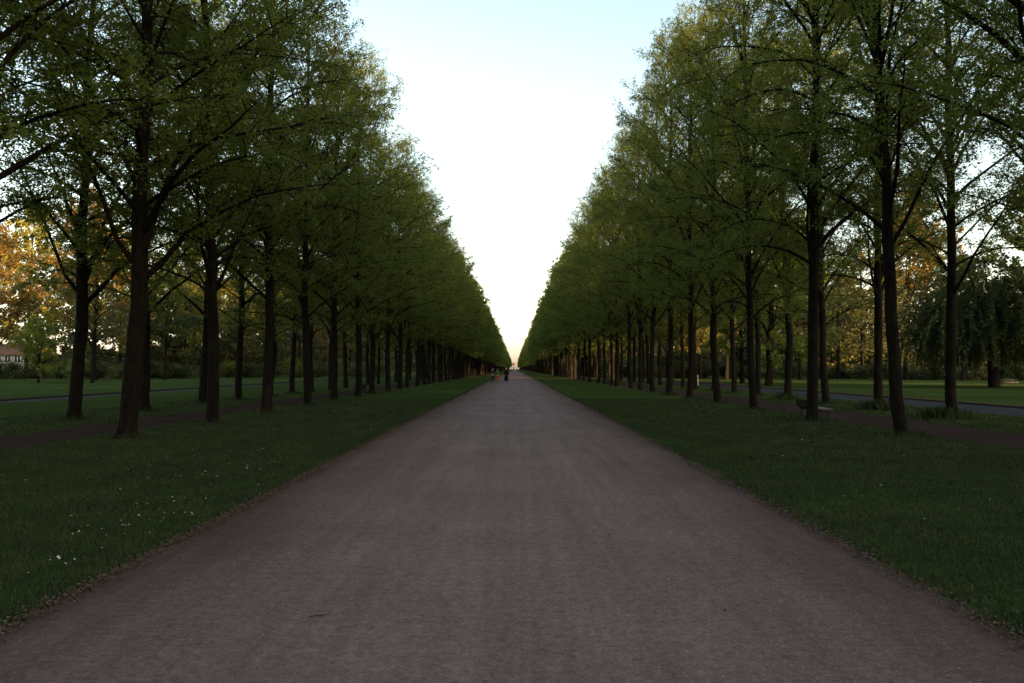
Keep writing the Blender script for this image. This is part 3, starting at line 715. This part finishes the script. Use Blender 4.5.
# ------------------------------------------------------------------ people
def skin(name, pts, edges, mat, parent, root=0, sub=2):
    me = bpy.data.meshes.new(name); me.from_pydata([p[:3] for p in pts], edges, []); me.materials.append(mat)
    o = link(name, me, parent); md = o.modifiers.new('Skin', 'SKIN'); md.use_smooth_shade = True
    for i, p in enumerate(pts):
        sv = me.skin_vertices[0].data[i]; r = p[3] if isinstance(p[3], tuple) else (p[3], p[3]); sv.radius = r; sv.use_root = (i == root)
    ss = o.modifiers.new('Subsurf', 'SUBSURF'); ss.levels = sub; ss.render_levels = sub
    return o
M['skin'] = simple('skin', (.42, .25, .18), .55, var=.08)
def cloth(n, c): M[n] = simple(n, c, .9, var=.2, scale=20, spec=.1); return M[n]
def person(label, loc, rz, h, hair_c, top_c, leg_c, coat=None, stride=.16, long_hair=False, skirt=False):
    r = empty('person', loc, rz); s = h / 1.72; r.scale = (s, s, s)
    st = stride
    # body: pelvis root, spine, neck, head, arms with hands, legs with feet; faces -y
    J = [(0, 0, .93, (.125, .10)), (0, 0, 1.10, (.115, .09)), (0, 0, 1.28, (.14, .10)), (0, .005, 1.41, (.11, .08)), (0, 0, 1.49, (.055, .055)), (0, -.015, 1.57, (.07, .085)), (0, -.02, 1.66, (.075, .09)),
         (.17, 0, 1.38, .055), (.21, .06 + st * .3, 1.10, .042), (.20, -.02 + st * .5, .86, .030), (.195, -.05 + st * .5, .77, (.018, .035)),
         (-.17, 0, 1.38, .055), (-.21, .06 - st * .3, 1.10, .042), (-.20, -.02 - st * .5, .86, .030), (-.195, -.05 - st * .5, .77, (.018, .035)),
         (.09, 0, .84, .085), (.10, -st * .5, .47, .058), (.10, -st * .8, .09, .040), (.105, -st * .8 - .15, .035, (.04, .03)),
         (-.09, 0, .84, .085), (-.10, st * .35, .47, .058), (-.10, st, .10, .040), (-.105, st - .14, .035, (.04, .03))]
    E = [(0, 1), (1, 2), (2, 3), (3, 4), (4, 5), (5, 6), (3, 7), (7, 8), (8, 9), (9, 10), (3, 11), (11, 12), (12, 13), (13, 14), (0, 15), (15, 16), (16, 17), (17, 18), (0, 19), (19, 20), (20, 21), (21, 22)]
    skin('body', J, E, M['skin'], r)
    f = MB()
    f.tube([(0, -.10, 1.655), (0, -.125, 1.625), (0, -.115, 1.605)], [.008, .014, .010], 6, cap=True)
    f.build('nose', M['skin'], r)
    for x in (-.03, .03):
        e = MB(); e.tube([(x - .012, -.098, 1.66), (x, -.104, 1.66), (x + .012, -.098, 1.66)], [.004, .008, .004], 6, cap=True); e.build('eye', M['iron'], r)
    hm = MB(); k = 9
    for zz, ra in ((1.60 if not long_hair else 1.44, .07),): pass
    zs_ = [1.42 if long_hair else 1.58, 1.62, 1.68, 1.73, 1.765, 1.78]; rs_ = [.075, .098, .102, .09, .06, .015]
    hm.tube([(0, .035 if z < 1.75 else .01, z) for z in zs_], rs_, 12, cap=True); hm.build('hair', cloth('hair_' + label[:12], hair_c), r, smooth=True)
    up = 1.18
    tp = [(0, 0, .90, (.15, .12)), (0, 0, 1.10, (.14, .11)), (0, 0, 1.28, (.16, .12)), (0, .005, 1.42, (.12, .09)), (.175, 0, 1.385, .07), (.215, .06 + st * .3, 1.10, .056), (.205, -.01 + st * .5, .89, .045), (-.175, 0, 1.385, .07), (-.215, .06 - st * .3, 1.10, .056), (-.205, -.01 - st * .5, .89, .045)]
    skin('jacket', tp, [(0, 1), (1, 2), (2, 3), (3, 4), (4, 5), (5, 6), (3, 7), (7, 8), (8, 9)], cloth('jacket_' + label[:12], top_c), r)
    lg = [(0, 0, .93, (.135, .11)), (.09, 0, .84, .10), (.10, -st * .5, .47, .075), (.10, -st * .8, .11, .06), (-.09, 0, .84, .10), (-.10, st * .35, .47, .075), (-.10, st, .12, .06)]
    skin('trousers', lg, [(0, 1), (1, 2), (2, 3), (0, 4), (4, 5), (5, 6)], cloth('legs_' + label[:12], leg_c), r)
    for x, y in ((.105, -st * .8 - .06), (-.105, st - .05)):
        sm = MB(); sm.box((x, y, .045), (.095, .27, .09), taper=.8); sm.build('shoe', M['iron'], r)
    if coat:
        c = MB(); c.tube([(0, 0, .22), (0, 0, .5), (0, 0, .95), (0, 0, 1.2), (0, 0, 1.36), (0, 0, 1.45)], [.27, .24, .185, .175, .19, .085], 18, cap=True)
        for sx in (1, -1): c.tube([(sx * .17, 0, 1.40), (sx * .235, .02, 1.12), (sx * .22, -.03, .86)], [.085, .07, .06], 10, cap=True)
        c.build('coat', cloth('coat_' + label[:12], coat), r, smooth=True)
    return tag(r, label, 'person', None)
person('person in dark jacket and dark trousers walking at the left edge of the path', (at(492.6, 95), 95, 0), .25, 1.66, (.03, .02, .015), (.035, .028, .022), (.018, .018, .02))
person('person in green top and red trousers walking between the two dark figures', (at(497.6, 95.5), 95.5, 0), -.2, 1.50, (.22, .08, .03), (.05, .16, .05), (.40, .07, .035), stride=.2, long_hair=True)
person('person with pale hair in a long black coat walking on the path', (at(506.3, 97), 97, 0), .1, 1.66, (.55, .45, .36), (.012, .012, .014), (.012, .012, .014), coat=(.010, .010, .012), stride=.12)

# ------------------------------------------------------------------ cars
M['tyre'] = simple('tyre', (.015, .015, .015), .85); M['rim'] = simple('rim', (.35, .35, .36), .35, metal=.8)
M['glass'] = simple('glass', (.03, .035, .04), .08, spec=.8); M['lamp_red'] = simple('lamp_red', (.35, .02, .02), .25); M['lamp_clear'] = simple('lamp_clear', (.6, .6, .6), .2)
def car(paint, name='parked_car'):
    r = empty(name)            # length along y, front towards -y
    b = MB()
    low = [(-2.15, .25), (-2.2, .5), (-2.05, .72), (-1.1, .86), (1.5, .92), (2.1, .88), (2.18, .5), (2.1, .25)]
    b.prism(low, -.86, .86); 
    cab = [(-1.15, .87), (-.45, 1.40), (.1, 1.48), (1.1, 1.44), (1.85, .93)]
    V = []
    for sx, in_ in ((-1, 0), (1, 0)):
        for y, z in cab: V.append((sx * (.80 - (z - .87) * .32), y, z))
    b.add(V, [[i, i + 1, 5 + i + 1, 5 + i] for i in range(4)], None, 0)
    b.add(V, None, [[0, 2, 1], [0, 3, 2], [0, 4, 3], [5, 6, 7], [5, 7, 8], [5, 8, 9]], 0)
    o = b.build('body', paint, r)
    bev = o.modifiers.new('Bevel', 'BEVEL'); bev.width = .05; bev.segments = 2; bev.limit_method = 'ANGLE'
    def quad(nm, P):
        m = MB(); m.add(P, [[0, 1, 2, 3]]); q = m.build(nm, M['glass'], r); s = q.modifiers.new('Solid', 'SOLIDIFY'); s.thickness = .012; s.offset = 1
    quad('windscreen', [(-.70, -1.07, .95), (.70, -1.07, .95), (.62, -.52, 1.36), (-.62, -.52, 1.36)])
    quad('rear_window', [(.68, 1.79, 1.0), (-.68, 1.79, 1.0), (-.61, 1.2, 1.38), (.61, 1.2, 1.38)])
    for sx in (-1, 1):
        P = [(sx * (.80 - (z - .87) * .32 + .012), y, z) for y, z in ((-.95, .95), (-.42, 1.33), (1.05, 1.36), (1.6, .98))]
        quad('side_window', P if sx > 0 else P[::-1])
    for sx in (-1, 1):
        for y in (-1.35, 1.35):
            t = MB(); t.tube([(sx * .68, y, .32), (sx * .72, y, .32), (sx * .86, y, .32), (sx * .885, y, .32)], [.28, .32, .32, .28], 20, cap=True); wh = t.build('tyre', M['tyre'], r)
            m = MB(); m.tube([(sx * .86, y, .32), (sx * .895, y, .32)], [.2, .18], 16, cap=True); m.build('rim', M['rim'], wh)
        m = MB(); m.box((sx * .66, 2.17, .68), (.26, .06, .16)); m.build('tail_lamp', M['lamp_red'], r)
        m = MB(); m.box((sx * .64, -2.12, .62), (.3, .1, .14)); m.build('headlight', M['lamp_clear'], r)
    return r
def paint(n, c): M[n] = simple(n, c, .25, var=.03, spec=.6); return M[n]
for px, y, rz, c, lab in ((30, 136, .18, (.42, .50, .58), 'pale blue parked car behind the left meadow near the house'),
                          (839, 150, -.25, (.45, .46, .48), 'pale grey parked car behind the right meadow, right of the bench'),
                          (509, 1490, .0, (.72, .72, .70), 'left white car parked across the far end of the avenue'),
                          (518.3, 1490, .0, (.74, .73, .70), 'right white car parked across the far end of the avenue'),
                          (513.4, 1478, .0, (.06, .02, .02), 'dark red car between the two white cars at the avenue end')):
    o = car(paint('paint_' + str(px), c)); o.location = (at(px, y), y, .005); o.rotation_euler = (0, 0, rz if y < 600 or px == 513.2 else math.pi / 2)
    tag(o, lab, 'car', 'parked cars')

# ------------------------------------------------------------------ houses
M['render_white'] = simple('render_white', (.30, .28, .26), .85, var=.06, scale=1.5); M['brick'] = simple('brick', (.26, .10, .07), .9, var=.25, scale=5)
M['roof_tile'] = simple('roof_tile', (.17, .085, .06), .85, var=.25, scale=3); M['door_paint'] = simple('door_paint', (.08, .05, .035), .5)
def house(name, loc, rz, W, D, Hh, rh, cols, floors, wallm):
    r = empty(name, loc, rz)
    m = MB(); m.box((0, 0, Hh / 2), (W, D, Hh)); m.prism([(-D / 2, Hh), (D / 2, Hh), (0, Hh + rh)], -W / 2 + .002, W / 2 - .002); m.build('wall', wallm, r)
    m = MB()
    for s in (-1, 1):
        ln = math.hypot(D / 2 + .5, rh); th = math.atan2(rh, D / 2) * s
        m.box((0, s * (D / 4 + .22), Hh + rh / 2 - .0), (W + .8, ln + .12, .16), rot=[[1, 0, 0], [0, math.cos(-th), -math.sin(-th)], [0, math.sin(-th), math.cos(-th)]])
    rf = m.build('roof', M['roof_tile'], r)
    m = MB(); m.box((W * .22, .5, Hh + rh + .2), (.7, .7, 1.8)); m.build('chimney', M['brick'], rf)
    fh = Hh / floors
    for f in range(floors):
        for c in range(cols):
            x = -W / 2 + W * (c + .5) / cols; z = fh * f + fh * .56
            if f == 0 and c == cols // 2:
                m = MB(); m.box((x, -D / 2 - .03, 1.05), (1.1, .1, 2.1)); m.build('door', M['door_paint'], r); continue
            m = MB()
            for dx in (-.56, 0, .56): m.box((x + dx, -D / 2 - .04, z), (.09, .12, 1.5))
            for dz in (-.75, .75): m.box((x, -D / 2 - .04, z + dz), (1.21, .11, .09))
            wn = m.build('window', M['white_paint'], r)
            m = MB(); m.box((x, -D / 2 - .012, z), (1.08, .03, 1.46)); m.build('pane', M['glass'], wn)
    return r
h1 = house('house', (at(15, 176), 176, 0), .35, 7, 6, 4.6, 2.0, 4, 2, M['render_white']); tag(h1, 'pale house with red tiled roof half hidden by trees at the left edge', 'house')
h2 = house('house', (at(513.6, 1540), 1540, 0), 0, 8, 9, 8.0, 4.0, 3, 3, M['render_white']); tag(h2, 'tiny pale building with red roof closing the far end of the avenue', 'building')
o = take(park_proto['dark']); scaled(rr, o, (at(518.5, 1525), 1525, 0), .62, .62, 1.0); tag(o, 'small green tree right of the tiny building at the avenue end', 'tree', 'park trees behind the meadows')
